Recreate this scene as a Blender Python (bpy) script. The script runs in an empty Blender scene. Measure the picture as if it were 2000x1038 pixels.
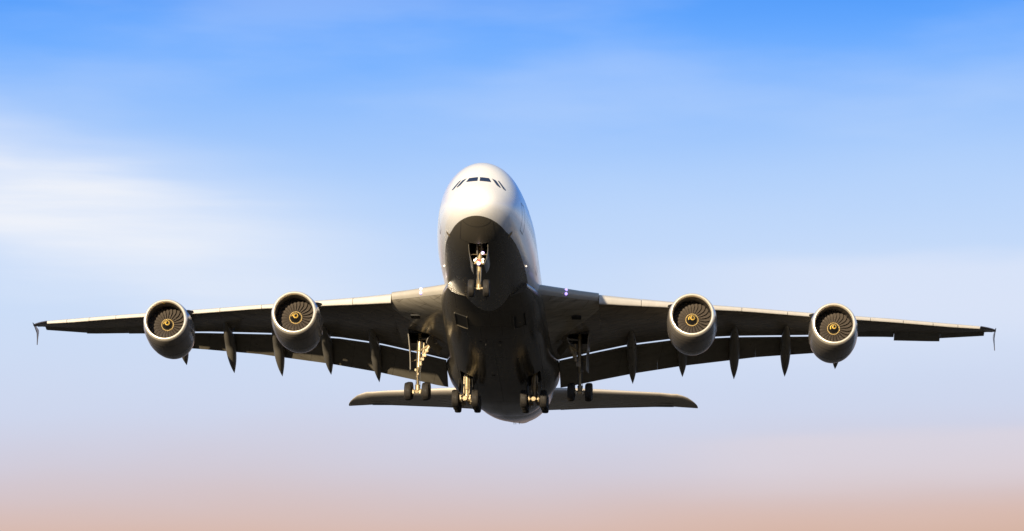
import bpy, bmesh, math, random
import numpy as np
from mathutils import Vector, Matrix
random.seed(7)
S = bpy.context.scene
COL = S.collection
R = math.radians

# ---------------------------------------------------------------- camera, world, sun, exposure
# The aeroplane is modelled in its own frame: X to the right of the picture, Y from nose to tail, Z up (metres).
CAM_POS = Vector((15.5155, -247.039, -82.4513))
CAM_YAW, CAM_PITCH, CAM_ROLL, CAM_F = -0.0523783, 0.2989823, 0.0203352, 7.366042   # F in thousands of pixels on 2000
PITCH = R(-5.0)                                  # nose-up attitude on approach

def cam_basis():
    cy, sy, cp, sp = math.cos(CAM_YAW), math.sin(CAM_YAW), math.cos(CAM_PITCH), math.sin(CAM_PITCH)
    f = Vector((sy*cp, cy*cp, sp)); rt = Vector((cy, -sy, 0)); up = rt.cross(f)
    cr, sr = math.cos(CAM_ROLL), math.sin(CAM_ROLL)
    return cr*rt+sr*up, cr*up-sr*rt, f
RT, UP, FW = cam_basis()
lo, hi = -0.2, 0.2                               # bank of the aeroplane that leaves the camera level
def att(b): return Matrix.Rotation(PITCH, 3, 'X') @ Matrix.Rotation(b, 3, 'Y')
for _ in range(60):
    mid = (lo+hi)/2
    if (att(lo) @ RT).z * (att(mid) @ RT).z <= 0: hi = mid
    else: lo = mid
A3 = att(lo)
fw = A3 @ FW
A3 = Matrix.Rotation(math.atan2(fw.x, fw.y), 3, 'Z') @ A3        # camera looks along world +Y
ROOT_LOC = Vector((0, 0, 1.7)) - A3 @ CAM_POS
ROOT_M = Matrix.Translation(ROOT_LOC) @ A3.to_4x4()

cd = bpy.data.cameras.new('camera'); cam = bpy.data.objects.new('camera', cd); COL.objects.link(cam)
cb = Matrix((RT, UP, -FW)).transposed()
cam.matrix_world = Matrix.Translation((0, 0, 1.7)) @ (A3 @ cb).to_4x4()
cd.sensor_width = 36; cd.lens = CAM_F*1000/2000*36; cd.clip_start = 1; cd.clip_end = 60000
S.camera = cam

EXPO = 0.8                                       # the photograph is exposed bright
SUN_AZ, SUN_EL = R(17), R(7.6)                   # in the aeroplane's frame: left of the nose, above it
sd = Vector((-math.sin(SUN_AZ)*math.cos(SUN_EL), -math.cos(SUN_AZ)*math.cos(SUN_EL), math.sin(SUN_EL)))
sw = (A3 @ sd).normalized()
ld = bpy.data.lights.new('sun', 'SUN'); ld.energy = 5.0; ld.angle = R(0.5); ld.color = (1.0, 0.83, 0.58)
sun = bpy.data.objects.new('sun', ld); COL.objects.link(sun)
sun.rotation_euler = sw.to_track_quat('Z', 'Y').to_euler(); sun.location = (0, 0, 400)

W = bpy.data.worlds.new('World'); S.world = W; W.use_nodes = True
nt = W.node_tree; nt.nodes.clear()
def N(t, **k):
    n = nt.nodes.new(t)
    for a, v in k.items(): setattr(n, a, v)
    return n
def L(a, b): nt.links.new(a, b)
def wm(op, a, b=None, c=None, clamp=False):
    n = N('ShaderNodeMath', operation=op); n.use_clamp = clamp
    for i, x in enumerate((a, b, c)):
        if x is None: continue
        if isinstance(x, (int, float)): n.inputs[i].default_value = x
        else: L(x, n.inputs[i])
    return n.outputs[0]
sky = N('ShaderNodeTexSky', sky_type='NISHITA', sun_disc=False)
sky.sun_elevation = math.asin(sw.z); sky.sun_rotation = math.atan2(sw.x, sw.y)
tc = N('ShaderNodeTexCoord'); sep = N('ShaderNodeSeparateXYZ'); L(tc.outputs['Generated'], sep.inputs[0])
mapn = N('ShaderNodeMapping'); mapn.inputs['Scale'].default_value = (5.0, 5.0, 22.0); mapn.inputs['Rotation'].default_value = (0, R(9), 0)
L(tc.outputs['Generated'], mapn.inputs[0])
no = N('ShaderNodeTexNoise'); no.inputs['Scale'].default_value = 1.0; no.inputs['Detail'].default_value = 5; no.inputs['Roughness'].default_value = .45
L(mapn.outputs[0], no.inputs['Vector'])
nz = wm('MULTIPLY_ADD', no.outputs['Fac'], 0.020, -0.010)
# the haze layer sits a little higher on the right of the view
zz = wm('ADD', wm('ADD', sep.outputs['Z'], nz), wm('MULTIPLY', sep.outputs['X'], -0.012))
ramp = N('ShaderNodeValToRGB'); L(wm('MULTIPLY', zz, 2.5), ramp.inputs[0])
cr = ramp.color_ramp; cr.interpolation = 'B_SPLINE'
STOPS = [(0.0, (.10, .11, .14)), (.07, (.13, .13, .16)), (.118, (.50, .36, .29)), (.138, (.71, .47, .37)), (.150, (.67, .53, .52)), (.160, (.64, .60, .69)), (.174, (.615, .68, .86)),
         (.197, (.61, .73, .93)), (.213, (.57, .71, .95)), (.232, (.455, .645, .97)), (.250, (.30, .53, .98)), (.264, (.19, .45, 1.0)), (.280, (.085, .35, 1.0)), (.330, (.05, .22, .75)), (.4, (.04, .16, .55))]
assert len(STOPS) <= 32
while len(cr.elements) < len(STOPS): cr.elements.new(0.5)
for e, (p, c) in zip(cr.elements, STOPS): e.position = p*2.5; e.color = (*c, 1)
# thin veil of cloud on the left, sloping down to the right and fading out
cz = wm('ADD', sep.outputs['Z'], wm('MULTIPLY', sep.outputs['X'], 0.20))
n2 = N('ShaderNodeTexNoise'); n2.inputs['Scale'].default_value = 1.0; n2.inputs['Detail'].default_value = 4
m2 = N('ShaderNodeMapping'); m2.inputs['Scale'].default_value = (9, 9, 60); m2.inputs['Rotation'].default_value = (0, R(11), 0); L(tc.outputs['Generated'], m2.inputs[0]); L(m2.outputs[0], n2.inputs['Vector'])
cz = wm('ADD', cz, wm('MULTIPLY_ADD', n2.outputs['Fac'], 0.022, -0.011))
def mr(src, a, b, t='SMOOTHERSTEP'):
    n = N('ShaderNodeMapRange', interpolation_type=t); L(src, n.inputs['Value']); n.inputs['From Min'].default_value = a; n.inputs['From Max'].default_value = b
    return n.outputs[0]
top = wm('ADD', wm('MULTIPLY', mr(cz, .2340, .2130), .35), wm('MULTIPLY', mr(cz, .2190, .2060), .65))
bot = N('ShaderNodeMapRange', interpolation_type='SMOOTHERSTEP'); L(cz, bot.inputs['Value'])
bot.inputs['From Min'].default_value = .168; bot.inputs['From Max'].default_value = .200
sid = N('ShaderNodeMapRange', interpolation_type='SMOOTHERSTEP'); L(sep.outputs['X'], sid.inputs['Value'])
sid.inputs['From Min'].default_value = .005; sid.inputs['From Max'].default_value = -.13
veil = wm('MULTIPLY', wm('MULTIPLY', top, bot.outputs[0]), wm('MULTIPLY', sid.outputs[0], 0.95))
zr = wm('ADD', sep.outputs['Z'], wm('MULTIPLY_ADD', n2.outputs['Fac'], 0.012, -0.006))
veilR = wm('MULTIPLY', wm('MULTIPLY', mr(zr, .2165, .2085), mr(zr, .176, .200)), wm('MULTIPLY', mr(sep.outputs['X'], .0, .10), 0.5))
# a wider, fainter streaky veil everywhere
n3 = N('ShaderNodeTexNoise'); n3.inputs['Scale'].default_value = 1.0; n3.inputs['Detail'].default_value = 6; n3.inputs['Roughness'].default_value = .5
m3 = N('ShaderNodeMapping'); m3.inputs['Scale'].default_value = (7, 7, 34); m3.inputs['Rotation'].default_value = (0, R(10), 0); m3.inputs['Location'].default_value = (3.1, 1.7, .4)
L(tc.outputs['Generated'], m3.inputs[0]); L(m3.outputs[0], n3.inputs['Vector'])
v3 = N('ShaderNodeMapRange', interpolation_type='SMOOTHSTEP'); L(n3.outputs['Fac'], v3.inputs['Value'])
v3.inputs['From Min'].default_value = .45; v3.inputs['From Max'].default_value = .75; v3.inputs['To Max'].default_value = .22
hi_f = N('ShaderNodeMapRange', interpolation_type='SMOOTHSTEP'); L(sep.outputs['Z'], hi_f.inputs['Value'])
hi_f.inputs['From Min'].default_value = .16; hi_f.inputs['From Max'].default_value = .22
v3o = wm('MULTIPLY', v3.outputs[0], hi_f.outputs[0])
def mixc(f, a, b):
    n = N('ShaderNodeMix', data_type='RGBA'); L(f, n.inputs['Factor'])
    for i, x in ((6, a), (7, b)):
        if isinstance(x, tuple): n.inputs[i].default_value = (*x, 1)
        else: L(x, n.inputs[i])
    return n.outputs[2]
side = wm('MULTIPLY', mr(wm('ABSOLUTE', sep.outputs['X']), .2, .45), mr(sep.outputs['Z'], .21, .12))
c0 = mixc(side, ramp.outputs[0], (.34, .44, .62))                # the peach glow lies only in the direction of the view
c1 = mixc(v3o, c0, (.74, .82, .96))
m4 = N('ShaderNodeMapping'); m4.inputs['Scale'].default_value = (10, 10, 120); m4.inputs['Rotation'].default_value = (0, R(10), 0); L(tc.outputs['Generated'], m4.inputs[0])
n4 = N('ShaderNodeTexNoise'); n4.inputs['Scale'].default_value = 1.0; n4.inputs['Detail'].default_value = 6; n4.inputs['Roughness'].default_value = .55; L(m4.outputs[0], n4.inputs['Vector'])
wisp = mr(n4.outputs['Fac'], .25, .70, 'SMOOTHSTEP')
veil = wm('MULTIPLY', veil, wm('MULTIPLY_ADD', wisp, .40, .72), clamp=True)
c2 = mixc(veilR, mixc(veil, c1, (.86, .89, .96)), (.78, .82, .95))
pk = wm('MULTIPLY', wm('MULTIPLY', mr(zr, .1700, .1630), mr(zr, .146, .160)), wm('MULTIPLY', mr(sep.outputs['X'], .02, .08), .45))
c2 = mixc(pk, c2, (.76, .68, .72))
bgA = N('ShaderNodeBackground'); L(c2, bgA.inputs[0]); bgA.inputs[1].default_value = 2**-EXPO
bgB = N('ShaderNodeBackground'); L(sky.outputs[0], bgB.inputs[0]); bgB.inputs[1].default_value = 0.10
up_f = N('ShaderNodeMapRange', interpolation_type='SMOOTHSTEP'); L(sep.outputs['Z'], up_f.inputs['Value'])
up_f.inputs['From Min'].default_value = .30; up_f.inputs['From Max'].default_value = .55
mx = N('ShaderNodeMixShader'); L(up_f.outputs[0], mx.inputs[0]); L(bgA.outputs[0], mx.inputs[1]); L(bgB.outputs[0], mx.inputs[2])
wo = N('ShaderNodeOutputWorld'); L(mx.outputs[0], wo.inputs[0])

S.view_settings.view_transform = 'Standard'; S.view_settings.look = 'None'; S.view_settings.exposure = EXPO; S.view_settings.gamma = 1.0
S.view_settings.use_curve_mapping = False
S.render.engine = 'CYCLES'

# ---------------------------------------------------------------- materials
MATS = {}
def mat(name, col, rough=.5, metal=0.0, coat=0.0, dirt=0.0, dscale=(.6, .12, .6), panels=None, emit=None, estr=0, paint=None, spec=.5):
    m = bpy.data.materials.new(name); m.use_nodes = True; t = m.node_tree; b = t.nodes['Principled BSDF']
    def nn(ty, **k):
        x = t.nodes.new(ty)
        for a, v in k.items(): setattr(x, a, v)
        return x
    def lk(a, c): t.links.new(a, c)
    def mth(op, a, c=None, d=None, clamp=False):
        x = nn('ShaderNodeMath', operation=op); x.use_clamp = clamp
        for i, y in enumerate((a, c, d)):
            if y is None: continue
            if isinstance(y, (int, float)): x.inputs[i].default_value = y
            else: lk(y, x.inputs[i])
        return x.outputs[0]
    def mixr(f, a, c, mode='MIX'):
        x = nn('ShaderNodeMix', data_type='RGBA', blend_type=mode)
        if isinstance(f, float): x.inputs['Factor'].default_value = f
        else: lk(f, x.inputs['Factor'])
        for i, y in ((6, a), (7, c)):
            if isinstance(y, tuple): x.inputs[i].default_value = (*y, 1)
            else: lk(y, x.inputs[i])
        return x.outputs[2]
    b.inputs['Metallic'].default_value = metal; b.inputs['Coat Weight'].default_value = coat; b.inputs['Coat Roughness'].default_value = .16
    b.inputs['Specular IOR Level'].default_value = spec
    tcn = nn('ShaderNodeTexCoord'); sp = nn('ShaderNodeSeparateXYZ'); lk(tcn.outputs['Object'], sp.inputs[0])
    c = col
    if paint: c = paint(nn, lk, mth, mixr, sp, tcn)
    if dirt > 0:
        mp = nn('ShaderNodeMapping'); mp.inputs['Scale'].default_value = dscale; lk(tcn.outputs['Object'], mp.inputs[0])
        n1 = nn('ShaderNodeTexNoise'); n1.inputs['Scale'].default_value = 2.2; n1.inputs['Detail'].default_value = 6; n1.inputs['Roughness'].default_value = .6
        lk(mp.outputs[0], n1.inputs['Vector'])
        r1 = nn('ShaderNodeMapRange'); lk(n1.outputs['Fac'], r1.inputs['Value']); r1.inputs['From Min'].default_value = .35; r1.inputs['From Max'].default_value = .75
        r1.inputs['To Max'].default_value = dirt
        c = mixr(r1.outputs[0], c, (.06, .045, .03))
        r2 = nn('ShaderNodeMapRange'); lk(n1.outputs['Fac'], r2.inputs['Value']); r2.inputs['From Min'].default_value = .3; r2.inputs['From Max'].default_value = .7
        r2.inputs['To Min'].default_value = rough*.75; r2.inputs['To Max'].default_value = min(1, rough*1.5)
        lk(r2.outputs[0], b.inputs['Roughness'])
    else: b.inputs['Roughness'].default_value = rough
    if panels:
        mp = nn('ShaderNodeMapping'); mp.inputs['Rotation'].default_value = panels[2] if len(panels) > 2 else (0, 0, 0); lk(tcn.outputs['Object'], mp.inputs[0])
        bt = nn('ShaderNodeTexBrick'); lk(mp.outputs[0], bt.inputs['Vector'])
        bt.inputs['Color1'].default_value = (1, 1, 1, 1); bt.inputs['Color2'].default_value = (.88, .88, .88, 1); bt.inputs['Mortar'].default_value = (.35, .33, .3, 1)
        bt.inputs['Scale'].default_value = 1; bt.inputs['Mortar Size'].default_value = .014; bt.inputs['Brick Width'].default_value = panels[0]; bt.inputs['Row Height'].default_value = panels[1]
        c = mixr(1.0, c, bt.outputs['Color'], 'MULTIPLY')
    if isinstance(c, tuple): b.inputs['Base Color'].default_value = (*c, 1)
    else: lk(c, b.inputs['Base Color'])
    if emit: b.inputs['Emission Color'].default_value = (*emit, 1); b.inputs['Emission Strength'].default_value = estr
    MATS[name] = m; return m

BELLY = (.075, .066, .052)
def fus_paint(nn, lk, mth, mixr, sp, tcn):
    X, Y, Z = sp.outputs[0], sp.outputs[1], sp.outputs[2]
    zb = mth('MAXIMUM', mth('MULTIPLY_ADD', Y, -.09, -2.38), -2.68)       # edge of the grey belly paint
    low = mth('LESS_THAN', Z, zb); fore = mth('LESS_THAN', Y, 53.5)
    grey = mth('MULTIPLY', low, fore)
    # blue livery shape on the flank, broken up like a large brushed marking
    mp = nn('ShaderNodeMapping'); mp.inputs['Scale'].default_value = (.0, .22, .5); mp.inputs['Rotation'].default_value = (R(18), 0, 0); lk(tcn.outputs['Object'], mp.inputs[0])
    n1 = nn('ShaderNodeTexNoise'); n1.inputs['Scale'].default_value = 2.4; n1.inputs['Detail'].default_value = 2; lk(mp.outputs[0], n1.inputs['Vector'])
    bl = mth('GREATER_THAN', n1.outputs['Fac'], .38)
    for a, op, v in ((Y, 'GREATER_THAN', 7.6), (Y, 'LESS_THAN', 24.0), (Z, 'GREATER_THAN', 0.1), (Z, 'LESS_THAN', 3.0), (X, 'GREATER_THAN', 0.5)):
        bl = mth('MULTIPLY', bl, mth(op, a, v))
    # two rows of cabin windows
    fr = mth('ABSOLUTE', mth('SUBTRACT', mth('FRACT', mth('MULTIPLY', Y, 1/.533)), .5))
    cw = None
    for z0 in (-.55, 1.95):
        q = mth('MULTIPLY', mth('LESS_THAN', fr, .21), mth('LESS_THAN', mth('ABSOLUTE', mth('SUBTRACT', Z, z0)), .17))
        cw = q if cw is None else mth('MAXIMUM', cw, q)
    cw = mth('MULTIPLY', cw, mth('MULTIPLY', mth('GREATER_THAN', Y, 7.5), mth('LESS_THAN', Y, 60.)))
    cw = mth('MULTIPLY', cw, mth('GREATER_THAN', mth('ABSOLUTE', X), 2.6))
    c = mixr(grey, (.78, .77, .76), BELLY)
    c = mixr(bl, c, (.15, .38, .74))
    return mixr(cw, c, (.03, .035, .05))
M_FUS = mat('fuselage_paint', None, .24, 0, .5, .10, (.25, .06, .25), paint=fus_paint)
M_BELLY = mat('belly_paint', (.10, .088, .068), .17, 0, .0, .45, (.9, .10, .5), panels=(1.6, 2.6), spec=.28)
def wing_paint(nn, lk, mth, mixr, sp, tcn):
    ax = mth('ABSOLUTE', sp.outputs[0])                                   # lighter zone near the root: sunlit patch put into the colour
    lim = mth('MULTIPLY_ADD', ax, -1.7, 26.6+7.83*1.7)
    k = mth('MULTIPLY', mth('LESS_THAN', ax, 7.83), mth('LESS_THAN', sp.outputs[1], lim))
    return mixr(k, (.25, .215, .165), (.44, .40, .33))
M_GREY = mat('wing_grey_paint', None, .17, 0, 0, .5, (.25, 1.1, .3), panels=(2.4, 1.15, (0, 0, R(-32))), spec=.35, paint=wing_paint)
M_SLAT = mat('slat_paint', (.58, .55, .50), .32, 0, .2, .12, (.4, .8, .4))
M_ROOT = mat('wing_root_paint', (.42, .39, .34), .3, 0, .1, .15, (.3, .5, .3))
M_TAIL = mat('tailplane_paint', (.52, .47, .41), .26, 0, .2, .12, (.2, .4, .4))
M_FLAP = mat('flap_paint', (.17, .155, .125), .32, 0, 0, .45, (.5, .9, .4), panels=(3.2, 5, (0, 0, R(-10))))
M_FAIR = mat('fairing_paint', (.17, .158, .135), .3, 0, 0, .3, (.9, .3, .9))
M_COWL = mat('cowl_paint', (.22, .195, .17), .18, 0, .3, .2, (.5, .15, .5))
M_LIP = mat('bare_polished_metal', (.92, .84, .71), .34, .6, 0, .0, (1.5, 1.5, 1.5))
M_DUCT = mat('inlet_duct_lining', (.035, .032, .032), .45, 0, .1, .2, (1, 1, 1))
M_BLADE = mat('titanium_blade', (.15, .125, .105), .27, .6, 0, .1, (2, 2, 2))
M_BLACK = mat('black_spinner', (.012, .012, .013), .35, 0, .2)
M_YEL = mat('spiral_paint', (.85, .56, .12), .45)
M_CORE = mat('dark_recess', (.012, .011, .010), .7)
M_NOZ = mat('exhaust_metal', (.20, .16, .12), .4, .8, 0, .3, (1, 1, 1))
M_GLASS = mat('cockpit_glass', (.010, .014, .045), .06, 0, .6)
M_TYRE = mat('tyre_rubber', (.009, .008, .0075), .7, 0, 0, .4, (2, 2, 2))
M_STRUT = mat('gear_paint', (.34, .265, .15), .36, .25, .2, .28, (2.5, 2.5, 2.5))
M_CHROME = mat('piston_chrome', (.50, .42, .30), .4, 1.0)
M_HUB = mat('wheel_hub_metal', (.34, .25, .13), .4, .5, 0, .4, (4, 4, 4))
M_DOOR = mat('gear_door_paint', (.19, .175, .15), .35, 0, .2, .4, (1.2, 1.2, 1.2))
M_HOSE = mat('black_hose', (.02, .02, .02), .5)
M_RED = mat('red_cap', (.45, .02, .03), .5)
M_GOLD = mat('hub_ring_metal', (.78, .60, .28), .35, .6)
M_DARK = mat('dark_seam', (.03, .027, .024), .6)
M_LAMP = mat('lit_lamp', (.9, .9, 1), .2, emit=(.42, .28, 1.0), estr=1.1)
M_WLAMP = mat('lit_warm_lamp', (.9, .9, .9), .2, emit=(1.0, .80, .55), estr=1.2)
M_TIP = mat('wingtip_paint', (.07, .065, .075), .3, 0, .3)

# ---------------------------------------------------------------- mesh helpers
def finish(bm, name, mats, parent=None, loc=None, sharp=38, recalc=True, smooth=True):
    if recalc: bmesh.ops.recalc_face_normals(bm, faces=bm.faces[:])
    me = bpy.data.meshes.new(name)
    for f in bm.faces: f.smooth = smooth
    ca = math.cos(R(sharp))
    for e in bm.edges:
        if len(e.link_faces) == 2 and e.link_faces[0].normal.dot(e.link_faces[1].normal) < ca: e.smooth = False
    bm.to_mesh(me); bm.free()
    for m in (mats if isinstance(mats, (list, tuple)) else [mats]): me.materials.append(m)
    o = bpy.data.objects.new(name, me); COL.objects.link(o)
    if parent: o.parent = parent
    if loc is not None: o.location = loc
    return o
def loft(secs, caps=True, closed=True, bm=None, mi=0):
    bm = bm or bmesh.new(); rows = [[bm.verts.new(p) for p in s] for s in secs]; n = len(secs[0])
    for a, b in zip(rows, rows[1:]):
        for i in range(n if closed else n-1):
            j = (i+1) % n
            try: f = bm.faces.new((a[i], a[j], b[j], b[i])); f.material_index = mi
            except ValueError: pass
    if caps and closed:
        for r in (rows[0], rows[-1]):
            try: f = bm.faces.new(r); f.material_index = mi
            except ValueError: pass
    return bm
def lathe(prof, n=64, axis='Y', bm=None, mi=0, closed=False, c=(0, 0, 0)):
    """prof: list of (radius, along)"""
    bm = bm or bmesh.new(); rows = []
    for r, a in prof:
        row = []
        if r < 1e-5:
            p = {'Y': (0, a, 0), 'X': (a, 0, 0), 'Z': (0, 0, a)}[axis]; row = [bm.verts.new(Vector(p)+Vector(c))]*n
        else:
            for k in range(n):
                t = 2*math.pi*k/n; u, v = r*math.cos(t), r*math.sin(t)
                p = {'Y': (u, a, v), 'X': (a, u, v), 'Z': (u, v, a)}[axis]; row.append(bm.verts.new(Vector(p)+Vector(c)))
        rows.append(row)
    prs = list(zip(rows, rows[1:])) + ([(rows[-1], rows[0])] if closed else [])
    for a, b in prs:
        for i in range(n):
            j = (i+1) % n; vs = []
            for v in (a[i], a[j], b[j], b[i]):
                if v not in vs: vs.append(v)
            if len(vs) >= 3:
                try: f = bm.faces.new(vs); f.material_index = mi
                except ValueError: pass
    return bm
def tube(bm, p0, p1, r0, r1=None, n=14, mi=0):
    r1 = r0 if r1 is None else r1; p0, p1 = Vector(p0), Vector(p1); d = (p1-p0).normalized()
    q = d.to_track_quat('Z', 'Y').to_matrix(); A = []; B = []
    for k in range(n):
        t = 2*math.pi*k/n; v = q @ Vector((math.cos(t), math.sin(t), 0)); A.append(bm.verts.new(p0+v*r0)); B.append(bm.verts.new(p1+v*r1))
    for k in range(n):
        j = (k+1) % n; bm.faces.new((A[k], A[j], B[j], B[k])).material_index = mi
    bm.faces.new(A).material_index = mi; bm.faces.new(B).material_index = mi
def path(bm, pts, r, n=8, mi=0):
    for a, b in zip(pts, pts[1:]): tube(bm, a, b, r, r, n, mi)
def box(bm, c, s, rot=None, mi=0, bev=0.0):
    r = bmesh.ops.create_cube(bm, size=1); vs = r['verts']
    m = Matrix.Translation(c) @ (rot.to_4x4() if rot else Matrix.Identity(4)) @ Matrix.Diagonal((*s, 1))
    bmesh.ops.transform(bm, matrix=m, verts=vs)
    fs = {f for v in vs for f in v.link_faces}
    for f in fs: f.material_index = mi
    if bev > 0:
        es = list({e for f in fs for e in f.edges}); rr = bmesh.ops.bevel(bm, geom=es, offset=bev, segments=2, affect='EDGES')
        for f in rr['faces']: f.material_index = mi
def pchip(xs, ys, x):
    xs = np.array(xs, float); ys = np.array(ys, float); h = np.diff(xs); d = np.diff(ys)/h; m = np.zeros(len(xs))
    for i in range(1, len(xs)-1):
        if d[i-1]*d[i] > 0:
            a = 2*h[i]+h[i-1]; b = h[i]+2*h[i-1]; m[i] = (a+b)/(a/d[i-1]+b/d[i])
    m[0] = d[0]; m[-1] = d[-1]
    x = min(max(x, xs[0]), xs[-1]); i = int(np.clip(np.searchsorted(xs, x)-1, 0, len(h)-1)); t = (x-xs[i])/h[i]
    return float(ys[i]*(2*t**3-3*t**2+1)+h[i]*m[i]*(t**3-2*t**2+t)+ys[i+1]*(-2*t**3+3*t**2)+h[i]*m[i+1]*(t**3-t**2))
def itp(x, xs, ys): return float(np.interp(x, xs, ys))
def hole(bm, x0, x1, y0, y1, z0, z1):
    """open a rectangular hole in the skin between z0 and z1"""
    for co, no_ in (((x0, 0, 0), (1, 0, 0)), ((x1, 0, 0), (1, 0, 0)), ((0, y0, 0), (0, 1, 0)), ((0, y1, 0), (0, 1, 0))):
        g = [f for f in bm.faces if all(x0-1.5 < v.co.x < x1+1.5 and y0-2 < v.co.y < y1+2 for v in f.verts)]
        g = g + list({e for f in g for e in f.edges}) + list({v for f in g for v in f.verts})
        bmesh.ops.bisect_plane(bm, geom=g, plane_co=co, plane_no=no_, dist=1e-5)
    kill = [f for f in bm.faces if x0 < f.calc_center_median().x < x1 and y0 < f.calc_center_median().y < y1 and z0 < f.calc_center_median().z < z1]
    bmesh.ops.delete(bm, geom=kill, context='FACES')
def bay(name, x0, x1, y0, y1, zb, zt, parent, zr=None):
    """inside walls and roof of a wheel bay, with a few frames"""
    bm = bmesh.new(); zf_ = zb if callable(zb) else (lambda x, y: zb if y == y0 else (zr or zb))
    V = [bm.verts.new(p) for p in ((x0, y0, zf_(x0, y0)), (x1, y0, zf_(x1, y0)), (x1, y1, zf_(x1, y1)), (x0, y1, zf_(x0, y1)), (x0, y0, zt), (x1, y0, zt), (x1, y1, zt), (x0, y1, zt))]
    for q in ((0, 1, 5, 4), (1, 2, 6, 5), (2, 3, 7, 6), (3, 0, 4, 7), (4, 5, 6, 7)): bm.faces.new([V[i] for i in q])
    for k in range(1, 4):
        y = y0+(y1-y0)*k/4; box(bm, ((x0+x1)/2, y, zt-.06), (x1-x0, .05, .1)); 
    for s in (.25, .75): path(bm, [(x0+(x1-x0)*s, y0+.05, zt-.15), (x0+(x1-x0)*s, y1-.05, zt-.15)], .025)
    return finish(bm, name, M_CORE, parent, recalc=False)
def plate(bm, quad, th, mi=0, nx=1, ny=1, bow=0.0):
    """thin solid panel over a 3-D quad (4 points), thickness th along its normal"""
    P = [Vector(p) for p in quad]; n = (P[1]-P[0]).cross(P[3]-P[0]).normalized(); G = []
    for off in (0, th):
        g = []
        for i in range(nx+1):
            u = i/nx; r = []
            for j in range(ny+1):
                v = j/ny; p = (P[0]*(1-u)+P[1]*u)*(1-v)+(P[3]*(1-u)+P[2]*u)*v
                r.append(bm.verts.new(p+n*(off+bow*4*v*(1-v))))
            g.append(r)
        G.append(g)
    def F(*v):
        try: bm.faces.new(v).material_index = mi
        except ValueError: pass
    for k, g in enumerate(G):
        for i in range(nx):
            for j in range(ny): F(g[i][j], g[i+1][j], g[i+1][j+1], g[i][j+1])
    a, b = G
    for i in range(nx):
        F(a[i][0], a[i+1][0], b[i+1][0], b[i][0]); F(a[i][ny], a[i+1][ny], b[i+1][ny], b[i][ny])
    for j in range(ny):
        F(a[0][j], a[0][j+1], b[0][j+1], b[0][j]); F(a[nx][j], a[nx][j+1], b[nx][j+1], b[nx][j])

# ---------------------------------------------------------------- ground (below the frame)
gm = mat('field', (.045, .036, .022), .95)
t = gm.node_tree; b = t.nodes['Principled BSDF']; n1 = t.nodes.new('ShaderNodeTexNoise'); n1.inputs['Scale'].default_value = .01; n1.inputs['Detail'].default_value = 8
tcg = t.nodes.new('ShaderNodeTexCoord'); t.links.new(tcg.outputs['Object'], n1.inputs['Vector'])
rg = t.nodes.new('ShaderNodeValToRGB'); t.links.new(n1.outputs['Fac'], rg.inputs[0]); rg.color_ramp.elements[0].position = .35; rg.color_ramp.elements[1].position = .65
rg.color_ramp.elements[0].color = (.014, .011, .0065, 1); rg.color_ramp.elements[1].color = (.009, .009, .005, 1); t.links.new(rg.outputs[0], b.inputs['Base Color'])
bm = bmesh.new(); bmesh.ops.create_grid(bm, x_segments=8, y_segments=8, size=15000); g = finish(bm, 'ground', gm); g['kind'] = 'structure'

# ---------------------------------------------------------------- the airliner
root = bpy.data.objects.new('airliner', None); COL.objects.link(root); root.matrix_world = ROOT_M
root['label'] = 'large white four-engined double-deck airliner with grey belly flying overhead with its landing gear down'
root['category'] = 'airliner'

FUS = [(0, -1.62, -1.66, -1.64, .0), (.04, -1.40, -1.86, -1.63, .28), (.25, -1.0, -2.17, -1.58, .74), (.5, -.68, -2.38, -1.52, 1.05), (1, -.2, -2.68, -1.42, 1.46), (2, .56, -3.12, -1.27, 2.01),
       (3, 1.36, -3.45, -1.15, 2.38), (4, 2.18, -3.68, -1.05, 2.64), (5, 2.82, -3.84, -.97, 2.83), (6, 3.27, -3.97, -.9, 2.98), (8, 3.78, -4.12, -.8, 3.20),
       (11, 4.08, -4.2, -.7, 3.42), (15, 4.2, -4.2, -.6, 3.57), (30, 4.2, -4.2, -.6, 3.57), (46, 4.2, -4.15, -.6, 3.57), (50, 4.2, -3.75, -.4, 3.53), (55, 4.12, -2.75, .1, 3.35),
       (60, 3.95, -1.5, .75, 2.9), (64, 3.75, -.5, 1.3, 2.35), (68, 3.4, .55, 1.9, 1.6), (71, 3.05, 1.3, 2.2, .9), (72.4, 2.75, 1.8, 2.28, .42), (72.7, 2.5, 2.1, 2.3, .15)]
FU = [math.sqrt(a[0]) for a in FUS]
def fus(Y): u = math.sqrt(max(Y, 0)); return [pchip(FU, [a[k] for a in FUS], u) for k in (1, 2, 3, 4)]
FAI = [(15.2, -2.4, -3.95, -3.0, 2.9), (18.2, -1.9, -4.235, -2.6, 3.42), (20, -1.4, -4.45, -2.45, 3.66), (22, -1.0, -4.68, -2.3, 3.80), (30, .6, -4.88, -2.3, 3.93), (34, .6, -4.90, -2.3, 4.0), (36.5, .5, -4.90, -2.3, 4.22), (39, .4, -4.88, -2.3, 4.48),
       (41.5, .3, -4.80, -2.3, 4.40), (44, .1, -4.58, -2.2, 3.98), (47, -.3, -4.22, -2.1, 3.40), (50, -.8, -3.70, -2.0, 2.7), (51.5, -1.5, -3.35, -2.2, 2.1)]
def fai(Y): return [pchip([a[0] for a in FAI], [a[k] for a in FAI], Y) for k in (1, 2, 3, 4)]
NF = 2.25
def fsec(Y, n=96):
    T, B, M, Wd = fus(Y); o = []
    for k in range(n):
        t = 2*math.pi*(k+.5)/n; s = math.sin(t); o.append((max(Wd, .002)*math.cos(t), Y, M+s*((T-M) if s > 0 else (M-B))))
    return o
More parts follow.
